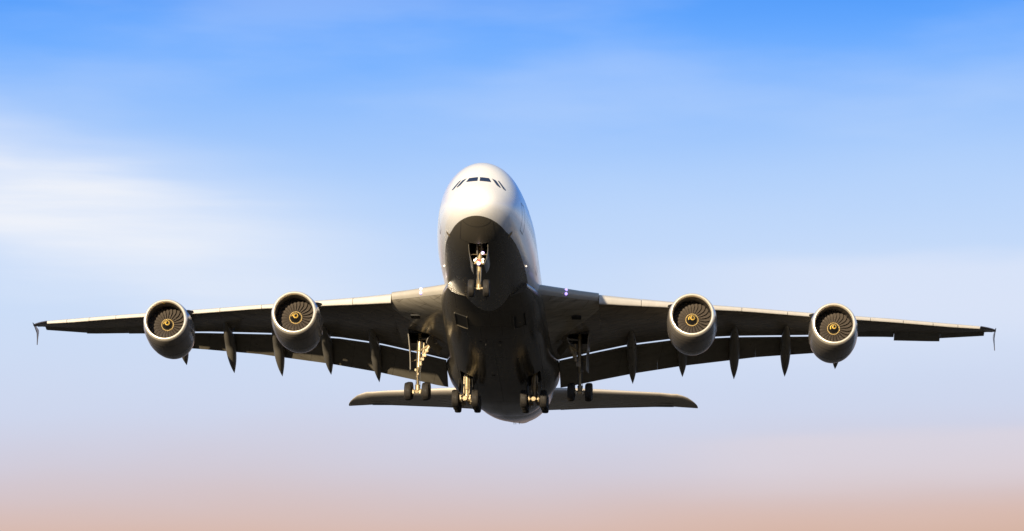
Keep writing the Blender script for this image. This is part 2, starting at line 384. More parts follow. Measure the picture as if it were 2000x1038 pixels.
def asec(Y, n=96):
    T, B, M, Wd = fai(Y); o = []
    for k in range(n):
        t = 2*math.pi*(k+.5)/n; c, s = math.cos(t), math.sin(t); c2 = math.copysign(abs(c)**(2/NF), c); s2 = math.copysign(abs(s)**(2/NF), s)
        o.append((Wd*c2, Y, M+s2*((T-M) if s > 0 else (M-B))))
    return o
def zbot(X, Y, fair=False):
    if fair: T, B, M, Wd = fai(Y); q = 1-(abs(X)/Wd)**NF; return M-(M-B)*max(q, 0)**(1/NF)
    T, B, M, Wd = fus(Y); return M-(M-B)*math.sqrt(max(1-(X/Wd)**2, 0))
def xside(Y, Z, s):
    T, B, M, Wd = fus(Y); h = (T-M) if Z > M else (M-B); return s*Wd*math.sqrt(max(1-((Z-M)/h)**2, 0))
def yfront(X, Z):
    a, b = 0.0, 12.0
    for _ in range(40):
        m = (a+b)/2; T, B, M, Wd = fus(m); h = (T-M) if Z > M else (M-B)
        if Wd > 0 and (X/Wd)**2+((Z-M)/max(h, 1e-4))**2 < 1: b = m
        else: a = m
    return b
ys = [ (i/26)**2*9 for i in range(1, 27)] + list(np.arange(10, 72, 1.0)) + [71.4, 71.8, 72.1, 72.4, 72.6, 72.7]
ys = [.002, .006] + ys
bm = loft([fsec(y) for y in ys])
hole(bm, -.66, .66, 3.45, 6.6, -5, -2.6)
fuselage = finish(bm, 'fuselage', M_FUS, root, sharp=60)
bay('nose_gear_bay', -.66, .66, 3.45, 6.6, -3.46, -2.3, fuselage, -3.8)
# cockpit windows laid into the nose skin
for s in (-1, 1):
    for q in ([(.07, 1.05), (.70, 1.0), (.88, .585), (.80, .55), (.12, .57), (.075, .61)], [(.885, 1.01), (1.17, .875), (1.56, .20), (1.47, .165), (1.27, .32)], [(1.27, .925), (1.40, .885), (1.91, .12), (1.83, .07), (1.70, .16)]):
        bm = bmesh.new(); cx = sum(p[0] for p in q)/len(q); cz_ = sum(p[1] for p in q)/len(q); K = 5; n = len(q)*6; ring = []
        for i in range(len(q)):
            a, b_ = q[i], q[(i+1) % len(q)]
            for k in range(6): ring.append((a[0]+(b_[0]-a[0])*k/6, a[1]+(b_[1]-a[1])*k/6))
        rows = []
        for k in range(K, -1, -1):
            f_ = k/K
            if k == 0: v = bm.verts.new((s*cx, yfront(cx, cz_)-.03, cz_)); rows.append([v]*n)
            else:
                row = []
                for x, z in ring:
                    xx, zz_ = cx+(x-cx)*f_, cz_+(z-cz_)*f_; row.append(bm.verts.new((s*xx, yfront(xx, zz_)-.03, zz_)))
                rows.append(row)
        rows.insert(0, [bm.verts.new((v.co.x, v.co.y+.05, v.co.z)) for v in rows[0]])
        for a, b_ in zip(rows, rows[1:]):
            for i in range(n):
                j = (i+1) % n; vs = []
                for v in (a[i], a[j], b_[j], b_[i]):
                    if v not in vs: vs.append(v)
                if len(vs) > 2: bm.faces.new(vs)
        finish(bm, 'cockpit_window', M_GLASS, fuselage)
def ribbon(name, pts, w, fn, off=.006, m=M_DARK, par=None, sub=10):
    bm = bmesh.new(); P = []
    for a, b_ in zip(pts, pts[1:]):
        for k in range(sub): P.append((a[0]+(b_[0]-a[0])*k/sub, a[1]+(b_[1]-a[1])*k/sub))
    P.append(pts[-1]); prev = None
    for i, p in enumerate(P):
        a = P[max(i-1, 0)]; b_ = P[min(i+1, len(P)-1)]; d = Vector((b_[0]-a[0], b_[1]-a[1])).normalized(); nn = Vector((-d.y, d.x))*w/2
        q = [bm.verts.new(fn(p[0]+nn.x*k, p[1]+nn.y*k, off)) for k in (-1, 1)]
        if prev: bm.faces.new((prev[0], prev[1], q[1], q[0]))
        prev = q
    return finish(bm, name, m, par or fuselage)
def fb(x, y, o): return (x, y, zbot(x, y)-o)
def fa(x, y, o): return (x, y, zbot(x, y, True)-o)
ribbon('radome_seam', [(-1.0, 1.33), (-.72, 1.47), (-.35, 1.53), (0, 1.54), (.35, 1.53), (.72, 1.47), (1.0, 1.33)], .045, fb)
for s in (-1, 1):
    ribbon('panel_seam', [(s*1.12, 1.5), (s*1.27, 3.4), (s*.72, 3.42)], .04, fb)
    # cabin doors: a raised frame line round each plug door, following the flank
    for (y0, z0, hgt) in ((5.6, -1.85, 2.1), (16.5, -1.55, 2.1), (9.6, 1.0, 1.9), (27.5, 1.0, 1.9), (50.5, -1.5, 2.1)):
        if y0 < 8: hgt = 2.0
        pts = [(y0, z0), (y0+1.07, z0), (y0+1.07, z0+hgt), (y0, z0+hgt), (y0, z0)]
        ribbon('cabin_door', pts, .05, lambda a, c, o, s=s: (xside(a, c, s)+s*o, a, c), sub=8)
    # static port plate on the lower nose
    bm = bmesh.new(); y_, z_ = 4.25, -2.62
    rows = []
    for r in (.0, .10, .17):
        row = []
        for k in range(20):
            t = 2*math.pi*k/20; a, c = y_+r*1.0*math.cos(t), z_+r*1.2*math.sin(t); row.append(bm.verts.new((xside(a, c, s)+s*.012, a, c)))
        rows.append(row)
    for a, b_ in zip(rows, rows[1:]):
        for i in range(20): bm.faces.new((a[i], a[(i+1) % 20], b_[(i+1) % 20], b_[i]))
    bmesh.ops.remove_doubles(bm, verts=bm.verts[:], dist=.001); finish(bm, 'static_port', M_HUB, fuselage)
    # small lit lamp on each flank ahead of the wing
    y_, z_ = (12.0, -2.55); bm = bmesh.new(); bmesh.ops.create_uvsphere(bm, u_segments=12, v_segments=8, radius=.055)
    finish(bm, 'flank_light', M_WLAMP, fuselage, loc=(xside(y_, z_, s)+s*.03, y_, z_))
# antennas and drain masts under the rear fuselage
for (x, y, h) in ((.0, 57, .45), (.25, 61, .35), (-.15, 63, .3), (0, 14.5, .3), (.1, 11.5, .22)):
    z = zbot(x, y); bm = bmesh.new(); loft([[(x-.02*k, y+a*.4*k, z+.05-h*(1-k)) for a in (0, 1)]+[(x+.02*k, y+a*.4*k, z+.05-h*(1-k)) for a in (1, 0)] for k in (1., .5)], bm=bm)
    finish(bm, 'antenna', M_DARK, fuselage)
# belly fairing
yy = list(np.arange(15.2, 19, .4)) + list(np.arange(19, 51.5, .75)) + [51.5]
bm = loft([asec(y) for y in yy])
for s in (-1, 1): hole(bm, min(s*2.1, s*3.12), max(s*2.1, s*3.12), 34.4, 37.0, -6, -3)
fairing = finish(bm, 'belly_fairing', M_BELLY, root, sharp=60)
for s in (-1, 1):
    bay('body_gear_bay', min(s*2.1, s*3.12), max(s*2.1, s*3.12), 34.4, 37.0, lambda x, y: zbot(x, y, True)+.01, -3.0, fairing)
    # air intake scoop: flat plate, shade of the mouth put into its dark colour, plus a lip
    bm = bmesh.new(); x0, x1, y0, y1 = 1.72, 2.62, 19.3, 21.5
    P = [fa(s*x, y, .02) for x, y in ((x0, y0), (x1, y0), (x1, y1), (x0, y1))]
    plate(bm, P, .03, 0, 4, 4); finish(bm, 'air_intake', M_CORE, fairing)
    bm = bmesh.new()
    for a, c in (((x0, y1), (x1, y1)), ((x0, y0), (x0, y1)), ((x1, y0), (x1, y1))):
        pa = [fa(s*(a[0]+(c[0]-a[0])*k/5), a[1]+(c[1]-a[1])*k/5, .04) for k in range(6)]; path(bm, pa, .045)
    finish(bm, 'intake_frame', M_BELLY, fairing)
for pts in ([(-1.9, 27), (-1.9, 41)], [(1.9, 27), (1.9, 41)], [(-3.2, 28.0), (3.2, 28.0)], [(0, 28), (0, 41)], [(-3, 41), (3, 41)], [(-3.3, 28), (-3.3, 41)], [(3.3, 28), (3.3, 41)], [(-1.9, 34), (1.9, 34)]):
    ribbon('panel_seam', pts, .022, fa, .006, M_DARK, fairing)
for x, y in ((-.9, 24.2), (.55, 24.2), (-.4, 33)):
    bm = bmesh.new(); box(bm, (0, 0, 0), (.28, .22, .03), bev=.008)
    finish(bm, 'access_plate', M_DARK, fairing, loc=fa(x, y, .015))
for s in (-1, 1):   # red beacon lens and drain mast
    bm = bmesh.new(); tube(bm, fa(s*.5, 24, -.02), fa(s*.55, 24.1, .28), .03, .02); finish(bm, 'drain_mast', M_DARK, fairing)

# ---------------------------------------------------------------- wings
LEX = [3.0, 3.57, 6.5, 10, 14.9, 25.7, 38.9, 39.6]; LEY = [20.8, 21.3, 24, 26.9, 30.7, 38.9, 49.2, 49.9]
LZX = [3.0, 3.57, 7.7, 13, 18, 24, 31, 36.3, 39.4]; LZ = [-1.05, -.97, -.42, .22, .93, 1.80, 2.92, 3.7, 4.12]        # top of the leading edge
TEX = [3.0, 4.5, 7.3, 10, 13.2, 18.3, 25.3, 27.6, 30, 34.7, 39, 39.6]
TEY = [37.4, 37.65, 38.1, 38.55, 39.1, 41.1, 44.3, 45.3, 46.3, 49.2, 51.6, 52.0]
TEZ = [-2.6, -2.25, -1.45, -.72, -.12, .74, 1.78, 1.95, 2.25, 3.0, 3.95, 4.05]
def hgt(x): return itp(x, [3, 7.8, 8, 13, 19, 29, 36, 39], [.95, 1.0, .98, .66, .46, .44, .41, .3])     # height of the drooped slat face
def thick(x): return itp(x, [3, 8, 14, 25, 39], [.115, .112, .105, .095, .085])
def air(x, le, te, tc, n=22, camber=.012, front=0.0):
    c = te[0]-le[0]; P = []
    def th(u): return 5*tc*(.2969*math.sqrt(u)-.126*u-.3516*u*u+.2843*u**3-.1015*u**4)
    us = [front+(1-front)*(1-math.cos(math.pi*k/n))/2 for k in range(n+1)]
    cam_ = lambda u: camber*math.sin(math.pi*u)+.010*math.sin(math.pi*u)*(u-.3)
    for u in us[::-1]: P.append((x, le[0]+c*u, le[1]+(te[1]-le[1])*u+c*(cam_(u)+th(u))))
    for u in us[1:]: P.append((x, le[0]+c*u, le[1]+(te[1]-le[1])*u+c*(cam_(u)-th(u)*.95)))
    return P
SLAT_END = [7.85, 11.0, 14.9, 18.7, 22.3, 25.7, 29.0, 31.7, 34.2, 36.3, 38.2]
def wing_sec(x, s):
    h = hgt(x); ly = itp(x, LEX, LEY); lz = itp(x, LZX, LZ)
    if x > 7.84: le = (ly+.85*h, lz-.42*h)
    else: le = (ly, lz-.45*h)
    te = (itp(x, TEX, TEY), itp(x, TEX, TEZ)); k_ = min(max((x-27.6)/.3, 0), 1); te = (te[0]-.5*k_, te[1]+.11*k_)
    P = air(x, le, te, thick(x)*(1.0 if x > 7.84 else 1.0))
    return [(s*p[0], p[1], p[2]) for p in P]
def build_wing(s):
    xs = [3.0, 3.6, 4.5, 5.5, 6.5, 7.3, 7.8, 7.83, 7.86, 8.5, 9.5, 10.5, 11.7, 13, 14, 15, 16.5, 18, 20, 22, 24, 26, 27.6, 29, 30.5, 32, 34, 36, 38, 39.0, 39.4]
    bm = loft([wing_sec(x, s) for x in xs]); bmesh.ops.recalc_face_normals(bm, faces=bm.faces[:])
    a, c = sorted((s*5.35, s*6.95))
    kb = [f for f in bm.faces]
    hole(bm, a, c, 31.4, 34.2, -4.5, itp(6.1, TEX, TEZ)+.1)
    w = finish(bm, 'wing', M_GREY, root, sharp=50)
    bay('wing_gear_bay', a, c, 31.4, 34.2, -2.0, -1.35, w)
    # slats, drooped ahead of the wing
    for x0, x1 in zip(SLAT_END, SLAT_END[1:]):
        secs = []
        for x in np.linspace(x0+.02, x1-.02, 5):
            h = hgt(x); ly = itp(x, LEX, LEY); lz = itp(x, LZX, LZ)-h
            prof = [(2.3, 1.03), (1.7, 1.03), (1.2, 1.0), (.85, .93), (.55, .82), (.28, .68), (.09, .55), (.01, .46), (.01, .34), (.045, .16), (.09, .05), (.15, .0), (.25, -.01), (.36, .02), (.42, .12), (.5, .35), (.75, .62), (1.1, .8), (1.7, .93), (2.3, .99)]
            secs.append([(s*x, ly+p[0]*h, lz+p[1]*h) for p in prof])
        finish(loft(secs), 'slat', M_SLAT, w, sharp=45)
    # fixed inboard leading edge cap, painted lighter than the underside
    secs = []
    for x in np.linspace(3.2, 7.80, 8):
        P = wing_sec(x, 1); i0 = min(range(len(P)), key=lambda i: P[i][1]); seg = P[i0-5:i0+3]
        cy_ = sum(p[1] for p in seg)/len(seg); cz2 = sum(p[2] for p in seg)/len(seg)
        secs.append([(s*p[0], p[1]-.012, p[2]+(.012 if k < 5 else -.012)) for k, p in enumerate(seg)])
    finish(loft(secs, caps=False, closed=False), 'leading_edge', M_ROOT, w, recalc=True, sharp=60)
    # flaps, lowered behind the wing
    FTX = [4.4, 4.86, 7, 10.2, 14, 18.5, 20, 25, 27.4]; FTY = [41.1, 41.2, 41.45, 41.9, 42.4, 43.9, 44.5, 46.2, 47.2]; FTZ = [-3.62, -3.57, -3.0, -2.2, -1.42, -.42, -.05, .82, 1.25]
    for x0, x1 in ((4.45, 12.096), (12.10, 19.896), (19.90, 27.5)):
        secs = []
        for k, x in enumerate(np.linspace(x0, x1, 9)):
            te_y, te_z = itp(x, TEX, TEY), itp(x, TEX, TEZ); ft = (itp(x, FTX, FTY), itp(x, FTX, FTZ)); g_ = .12
            if x0 < 5 and k == 0: ft = (ft[0]+.05, ft[1])
            le = (te_y+.20, te_z-.085); c_ = math.hypot(ft[0]-le[0], ft[1]-le[1]); P = air(x, le, ft, .12, 14, .02)
            secs.append([(s*p[0], p[1], p[2]) for p in P])
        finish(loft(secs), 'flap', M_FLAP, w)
    # ailerons
    AY = .62
    for x0, x1, dz in ((27.9, 31.08, (-.02 if s > 0 else -.10)), (31.1, 34.93, (-.30 if s > 0 else -.06)), (34.95, 38.7, (-.04 if s > 0 else .0))):
        secs = []
        for x in np.linspace(x0, x1, 5):
            ty, tz = itp(x, TEX, TEY), itp(x, TEX, TEZ); c_ = 1.35-(x-28)*.05
            P = air(x, (ty-c_, tz+.20), (ty+.05, tz+dz), .15, 10, 0)
            secs.append([(s*p[0], p[1], p[2]) for p in P])
        finish(loft(secs), 'aileron', M_FLAP, w)
    # flap track fairings
    for (x, yf, yt, zt) in ((10.13, 33.8, 43.2, -2.70), (14.08, 35.2, 43.8, -1.94), (18.2, 37.6, 45.5, -1.63), (22.3, 39.6, 47.0, -.97), (26.4, 41.5, 48.2, .02)):
        te_y, te_z = itp(x, TEX, TEY), itp(x, TEX, TEZ); secs = []
        zf = te_z-.12+.02*(te_y-yf)
        K = 22; z_h = te_z-.62
        for k in range(K+1):
            u = k/K; y = yf+(yt-yf)*u
            r = (math.sin(math.pi*min(u/.55, 1)*.5)**.7 if u < .55 else (1-((u-.55)/.45)**2.2)); r = max(r, .015)
            yh = te_y+.3
            z = (zf+(z_h-zf)*((y-yf)/(yh-yf))**1.0) if y < yh else z_h+(zt-z_h)*((y-yh)/(yt-yh))
            wd, hd = .42*r, .56*r
            n = 20; secs.append([(s*x+wd*math.cos(2*math.pi*i/n), y, z+hd*math.sin(2*math.pi*i/n)) for i in range(n)])
        finish(loft(secs), 'flap_track_fairing', M_FAIR, w)
    # wingtip fence: arrow-shaped blade reaching above and below the tip
    bm = bmesh.new(); X = 39.45
    out = [(49.6, 3.98), (50.6, 4.08), (51.8, 4.14), (52.5, 4.16), (52.62, 3.9), (52.75, 3.4), (52.95, 3.0), (52.88, 2.98), (52.5, 3.4), (52.0, 3.75), (50.8, 3.9)]
    cx, cz0 = 51.6, 3.9; rows = []
    for off, sc in ((-.05, .97), (0, 1.0), (.05, .97)):
        rows.append([bm.verts.new((s*(X+off*.6+.10+.12*max(0, 4.0-z)), cx+(y-cx)*sc, cz0+(z-cz0)*sc)) for y, z in out])
    for a_, b_ in zip(rows, rows[1:]):
        for i in range(len(out)): j = (i+1) % len(out); bm.faces.new((a_[i], a_[j], b_[j], b_[i]))
    bm.faces.new(rows[0]); bm.faces.new(rows[-1]); finish(bm, 'wingtip_fence', M_TIP, w, sharp=30)
    # dark tip cap
    secs = []
    for x in np.linspace(38.25, 39.6, 6):
        P = wing_sec(x, s); k = .85-(x-38.25)*.25; h = hgt(x); cy0 = sum(p[1] for p in P)/len(P); cz0 = sum(p[2] for p in P)/len(P)
        secs.append([(p[0], cy0+(p[1]-cy0)*1.02-.35*(1-(x-38.25)/1.2), cz0+(p[2]-cz0)*(1.25+.35*(x-38.25)/1.35)) for p in P])
    finish(loft(secs), 'wingtip_cap', M_TIP, w)
    # landing lights in the wing root leading edge
    ly = itp(5.45, LEX, LEY); lz = itp(5.45, LZX, LZ)
    for dz in (-.22, -.56):
        bm = bmesh.new(); lathe([(.0, -.03), (.06, -.03), (.095, 0), (.11, .05), (.11, .12)], 16, bm=bm)
        dy = {-.22: .06, -.56: -.02}[dz]
        finish(bm, 'landing_light', M_LAMP, w, loc=(s*5.45, ly+dy-.04, lz+dz))
    # landing light panel and fuel scoop under the root
    bm = bmesh.new(); ti = .02; zz2 = lambda x, y: min((p for p in wing_sec(x, 1)), key=lambda p: abs(p[1]-y)+(0 if p[2] < itp(x, TEX, TEZ)+.6 else 9))[2]
    q = [(s*6.6, 26.9), (s*5.9, 26.6), (s*5.9, 27.5), (s*6.6, 27.8)]; zq = min(p[2] for p in wing_sec(6.2, 1) if 25.5 < p[1] < 29)
    box(bm, (s*6.1, 27.1, zq-.03), (.75, .9, .10), bev=.03); finish(bm, 'vent_scoop', M_CORE, w)
    return w
wings = {s: build_wing(s) for s in (-1, 1)}

# ---------------------------------------------------------------- engines
def blade_mesh():
    bm = bmesh.new(); n = 12; secs = []
    for i in range(n+1):
        u = i/n; r = .46+(1.455-.46)*u; stg = R(28+34*u); ch = .28+.15*math.sin(math.pi*min(u*1.05, 1)*.6); ph = -.10*math.sin(math.pi*u)+.10*u*u
        yo = -.10*math.sin(math.pi*u)+.10*u**3; sec = []
        for k in range(5):
            v = (k/4-.5)*ch; cam_ = .035*(1-(v/ch*2)**2); sec.append((v, cam_+.012*(1-(v/ch*2)**2)+.003))
        for k in range(4, -1, -1):
            v = (k/4-.5)*ch; cam_ = .035*(1-(v/ch*2)**2); sec.append((v, cam_-.012*(1-(v/ch*2)**2)-.003))
        row = []
        for v, t_ in sec:
            tang = v*math.sin(stg)+t_*math.cos(stg); ax = v*math.cos(stg)-t_*math.sin(stg)
            a = ph+tang/r; row.append((r*math.cos(a), 1.56+yo+ax, r*math.sin(a)))
        secs.append(row)
    loft(secs, bm=bm); return bm
SPN = [(0, .76), (.03, .765), (.10, .86), (.22, 1.07), (.34, 1.29), (.43, 1.45)]
def build_engine(loc, spin, side):
    cowl = [(1.700, .27), (1.725, .38), (1.77, .62), (1.83, 1.1), (1.875, 1.7), (1.89, 2.4), (1.885, 3.1), (1.85, 3.8), (1.77, 4.5), (1.66, 5.1), (1.53, 5.6), (1.50, 5.6), (1.50, 5.0), (1.50, 4.2)]
    bm = lathe([(1.425, .28), (1.415, .5), (1.43, .9), (1.47, 1.25), (1.475, 2.0), (1.4, 2.2)], 72, mi=1)
    lathe(cowl, 72, bm=bm)
    for yb in (1.25, 3.35):        # cowl joint bands
        rr = itp(yb, [c[1] for c in cowl[:11]], [c[0] for c in cowl[:11]]); lathe([(rr+.002, yb), (rr+.006, yb+.01), (rr+.006, yb+.03), (rr+.002, yb+.04)], 72, bm=bm, mi=2)
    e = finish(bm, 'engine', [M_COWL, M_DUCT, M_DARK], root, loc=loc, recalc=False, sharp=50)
    e.rotation_euler = (R(-1.0), 0, R(.0))
    lip = [(1.700, .27), (1.675, .18), (1.64, .10), (1.60, .04), (1.56, .008), (1.525, 0), (1.49, .02), (1.46, .07), (1.437, .15), (1.425, .28)]
    finish(lathe(lip, 72), 'inlet_lip', M_LIP, e, recalc=False)
    # fan
    bl = finish(blade_mesh(), 'fan_blade', M_BLADE, e); bl.rotation_euler = (0, R(spin), 0)
    for k in range(1, 24):
        c = bl.copy(); COL.objects.link(c); c.parent = e; c.rotation_euler = (0, R(spin+15*k), 0)
    bm = lathe(SPN, 40)
    sp_ = finish(bm, 'spinner', M_BLACK, e, recalc=False)
    bm = lathe([(.43, 1.45), (.455, 1.48), (.47, 1.52), (.475, 1.88), (1.47, 1.93)], 48); 
    finish(bm, 'fan_hub', [M_CORE], e, recalc=False)
    bm = bmesh.new(); rows = [[bm.verts.new(((r_+.012*(k % 2))*math.cos(math.pi*k/48), y_-.02*(k % 2), (r_+.012*(k % 2))*math.sin(math.pi*k/48))) for k in range(96)] for r_, y_ in ((.425, 1.44), (.44, 1.425), (.475, 1.44), (.485, 1.51))]
    for a, b_ in zip(rows, rows[1:]):
        for i in range(96): bm.faces.new((a[i], a[(i+1) % 96], b_[(i+1) % 96], b_[i]))
    finish(bm, 'hub_ring', M_GOLD, e)
    bm = bmesh.new(); prev = None; n = 60
    for i in range(n+1):
        u = i/n; a = R(spin*3+40)+u*math.pi*2*1.35; r = .03+.225*u**.85; w = .030+.012*u; q = []
        for rr in (r-w, r+w):
            rr = max(rr, .004); y = itp(rr, [p[0] for p in SPN], [p[1] for p in SPN])-.008; q.append(bm.verts.new((rr*math.cos(a), y, rr*math.sin(a))))
        if prev: bm.faces.new((prev[0], prev[1], q[1], q[0]))
        prev = q
    finish(bm, 'spinner_spiral', M_YEL, e)
    # core nozzle and plug
    bm = lathe([(1.30, 4.2), (1.22, 5.2), (1.02, 6.3), (.86, 7.0), (.83, 7.0), (.84, 6.2)], 48); lathe([(.62, 6.4), (.55, 7.1), (.3, 7.9), (0, 8.4)], 36, bm=bm)
    finish(bm, 'exhaust_nozzle', M_NOZ, e, recalc=False)
    # strake on the inboard side of the cowl
    bm = bmesh.new(); a = R(38) if side < 0 else R(142)
    rad = Vector((math.cos(a), 0, math.sin(a))); pts = [(1.0, 1.74), (2.5, 1.86), (2.7, 2.32), (2.3, 2.30), (1.5, 2.0)]
    tn = Vector((-rad.z, 0, rad.x))*.02; A_ = [bm.verts.new(rad*r+Vector((0, y, 0))+tn) for y, r in pts]; B_ = [bm.verts.new(rad*r+Vector((0, y, 0))-tn) for y, r in pts]
    bm.faces.new(A_); bm.faces.new(B_)
    for i in range(5): bm.faces.new((A_[i], A_[(i+1) % 5], B_[(i+1) % 5], B_[i]))
    finish(bm, 'strake', M_FAIR, e)
    # pylon up to the wing
    x = abs(loc[0]); ly, lz = itp(x, LEX, LEY)-loc[1], itp(x, LZX, LZ)-loc[2]; secs = []
    for y, zb_, zt_, w in ((1.9, 1.5, 1.9, .05), (2.6, 1.5, 2.12, .22), (ly-1.5, 1.4, lz*.86+.25, .34), (ly, 1.2, lz-.05, .40), (ly+1.4, .8, lz-.35, .42), (ly+3.6, lz-1.6, lz-.7, .36), (ly+5.5, lz-1.25, lz-.8, .1)):
        zc, hh = (zb_+zt_)/2, (zt_-zb_)/2; secs.append([(w*math.copysign(abs(math.cos(q))**.7, math.cos(q)), y, zc+hh*math.copysign(abs(math.sin(q))**.7, math.sin(q))) for q in [2*math.pi*(i+.5)/20 for i in range(20)]])
    finish(loft(secs), 'pylon', M_SLAT, e)
    return e
build_engine((-14.87, 22.35, -3.02), 3, -1)
build_engine((14.87, 22.35, -3.02), 11, 1)
build_engine((-25.70, 30.3, -1.33), 6, -1)
build_engine((25.70, 30.3, -1.33), 14, 1)

# ---------------------------------------------------------------- tail
def tail_sec(x, s):
    yl = itp(x, [1, 3.6, 13.2], [61.3, 62.9, 69.0]); yt = itp(x, [1, 3.6, 15.2], [69.3, 69.9, 72.3])
    zl = itp(x, [1, 3.6, 5, 12.4, 14.3, 15.2], [1.75, 2.20, 2.45, 3.42, 3.52, 3.35]); zt = itp(x, [1, 3.6, 6.2, 12.6, 15.2], [2.0, 2.28, 2.58, 3.14, 3.12])
    if x > 13.5:
        v = (x-13.5)/1.82; yl = 69.18+.60*(x-13.5)+(1-math.sqrt(max(1-v*v, 0)))*1.9; zl = zt+(zl-zt)*math.sqrt(max(1-v*v, 0))
    yl = min(yl, yt-.25)
    return [(s*p[0], p[1], p[2]) for p in air(x, (yl, zl), (yt, zt), .11 if x < 13.5 else max(.05, .11-.04*(x-13.5)), 16, 0)]
for s in (-1, 1):
    tp = finish(loft([tail_sec(x, s) for x in [1, 2, 3, 4, 6, 8, 10, 12, 13, 13.5, 14, 14.4, 14.8, 15.05, 15.2, 15.28, 15.31]]), 'tailplane', M_TAIL, root, sharp=60)
    secs = []
    for x in np.linspace(3.4, 13.2, 7):
        P = tail_sec(x, s); yt, zt = max(p[1] for p in P), P[0][2]; c_ = 1.9-(x-3.4)*.1
        secs.append([(s*x, yt-c_, zt+.10), (s*x, yt+.05, zt+.0), (s*x, yt+.05, zt-.03), (s*x, yt-c_, zt-.08+.012*(x-3)), (s*x, yt-c_-.1, zt-.03)])
    finish(loft(secs), 'elevator', M_FAIR, tp)
bm = bmesh.new(); secs = []
for z, yl, yt in ((3.2, 56.5, 70.5), (6, 60.2, 71.2), (10, 63.6, 72.4), (14, 66.9, 73.4), (17.2, 69.5, 74.2), (17.7, 70.4, 74.3)):
    n = 14; c_ = yt-yl; a = [(u, 5*.10*(.2969*math.sqrt(u)-.126*u-.3516*u*u+.2843*u**3-.1015*u**4)*c_) for u in [(1-math.cos(math.pi*k/n))/2 for k in range(n+1)]]
    secs.append([(t_, yl+u*c_, z) for u, t_ in a]+[(-t_, yl+u*c_, z) for u, t_ in a[-2:0:-1]])
fin = finish(loft(secs, bm=bm), 'tail_fin', mat('fin_paint', (.75, .75, .76), .25, 0, .5), root)
bm = bmesh.new(); loft([[(.2, y0, z), (.04, y1, z), (-.04, y1, z), (-.2, y0, z)] for z, y0, y1 in ((4.2, 67.5, 71.0), (10, 69.6, 72.7), (16.6, 72.0, 74.3))], bm=bm); finish(bm, 'rudder', M_FUS, fin)

# ---------------------------------------------------------------- landing gear
def wheel_mesh(Rr, w):
    prof = [(Rr*.56, -w*.40), (Rr*.62, -w*.47), (Rr*.76, -w*.50), (Rr*.88, -w*.47), (Rr*.955, -w*.36), (Rr*.985, -w*.22)]
    for g_ in (-.16, 0, .16): prof += [(Rr*.992, w*(g_-.035)), (Rr*.972, w*(g_-.02)), (Rr*.972, w*(g_+.02)), (Rr*.992, w*(g_+.035))]
    prof += [(Rr*.985, w*.22), (Rr*.955, w*.36), (Rr*.88, w*.47), (Rr*.76, w*.50), (Rr*.62, w*.47), (Rr*.56, w*.40)]
    bm = lathe(prof, 40, 'X')
    for sg in (-1, 1):
        lathe([(Rr*.56, sg*w*.40), (Rr*.53, sg*w*.42), (Rr*.50, sg*w*.30), (Rr*.34, sg*w*.16), (Rr*.2, sg*w*.2), (Rr*.17, sg*w*.38), (0, sg*w*.38)], 32, 'X', bm, 1)
        for k in range(9):
            a = 2*math.pi*k/9; box(bm, (sg*w*.24, Rr*.42*math.cos(a), Rr*.42*math.sin(a)), (.05, .05, .05), mi=1)
    return bm
def wheels(parent, Rr, w, locs):
    p = None
    for l in locs:
        if p is None: p = finish(wheel_mesh(Rr, w), 'wheel', [M_TYRE, M_HUB], parent, loc=l); first = p
        else: p = first.copy(); COL.objects.link(p); p.parent = parent; p.location = l
# nose gear
bm = bmesh.new()
tube(bm, (0, 5.35, -2.7), (0, 5.2, -4.35), .19, .17); tube(bm, (0, 5.2, -4.35), (0, 5.12, -5.15), .20, .18); tube(bm, (0, 5.12, -5.15), (0, 5.07, -6.15), .15, .17); tube(bm, (0, 5.07, -6.10), (0, 5.07, -6.42), .19, .15)
tube(bm, (-.36, 5.07, -6.32), (.36, 5.07, -6.32), .085)
box(bm, (0, 5.0, -4.42), (.62, .26, .24), bev=.04); tube(bm, (-.36, 4.95, -4.30), (.36, 4.95, -4.30), .09); tube(bm, (-.34, 4.92, -4.56), (.34, 4.92, -4.56), .07)
box(bm, (0, 5.1, -3.45), (.55, .14, .10), bev=.02)
for x in (-.2, 0, .2): box(bm, (x, 4.98, -3.42), (.09, .09, .09), bev=.02)
box(bm, (0, 4.82, -4.36), (.22, .08, .12), mi=1, bev=.02)
path(bm, [(0, 4.98, -5.1), (-.04, 4.72, -5.5), (0, 4.95, -6.05)], .05); path(bm, [(.12, 5.0, -4.6), (.17, 4.9, -5.3), (.10, 4.95, -6.1)], .022, mi=2); path(bm, [(-.13, 5.0, -4.6), (-.16, 4.9, -5.2), (-.08, 4.95, -6.0)], .018, mi=2)
box(bm, (0, 4.86, -6.42), (.26, .12, .10), bev=.02)
ng = finish(bm, 'nose_gear', [M_STRUT, M_RED, M_HOSE], root)
bm = bmesh.new(); tube(bm, (-.14, 5.1, -4.0), (-.18, 3.75, -2.75), .06); tube(bm, (.14, 5.1, -4.0), (.18, 3.75, -2.75), .06); tube(bm, (-.17, 4.4, -3.35), (.17, 4.4, -3.35), .05); finish(bm, 'drag_brace', M_DOOR, ng)
wheels(ng, .635, .455, [(-.53, 5.07, -6.32), (.53, 5.07, -6.32)])
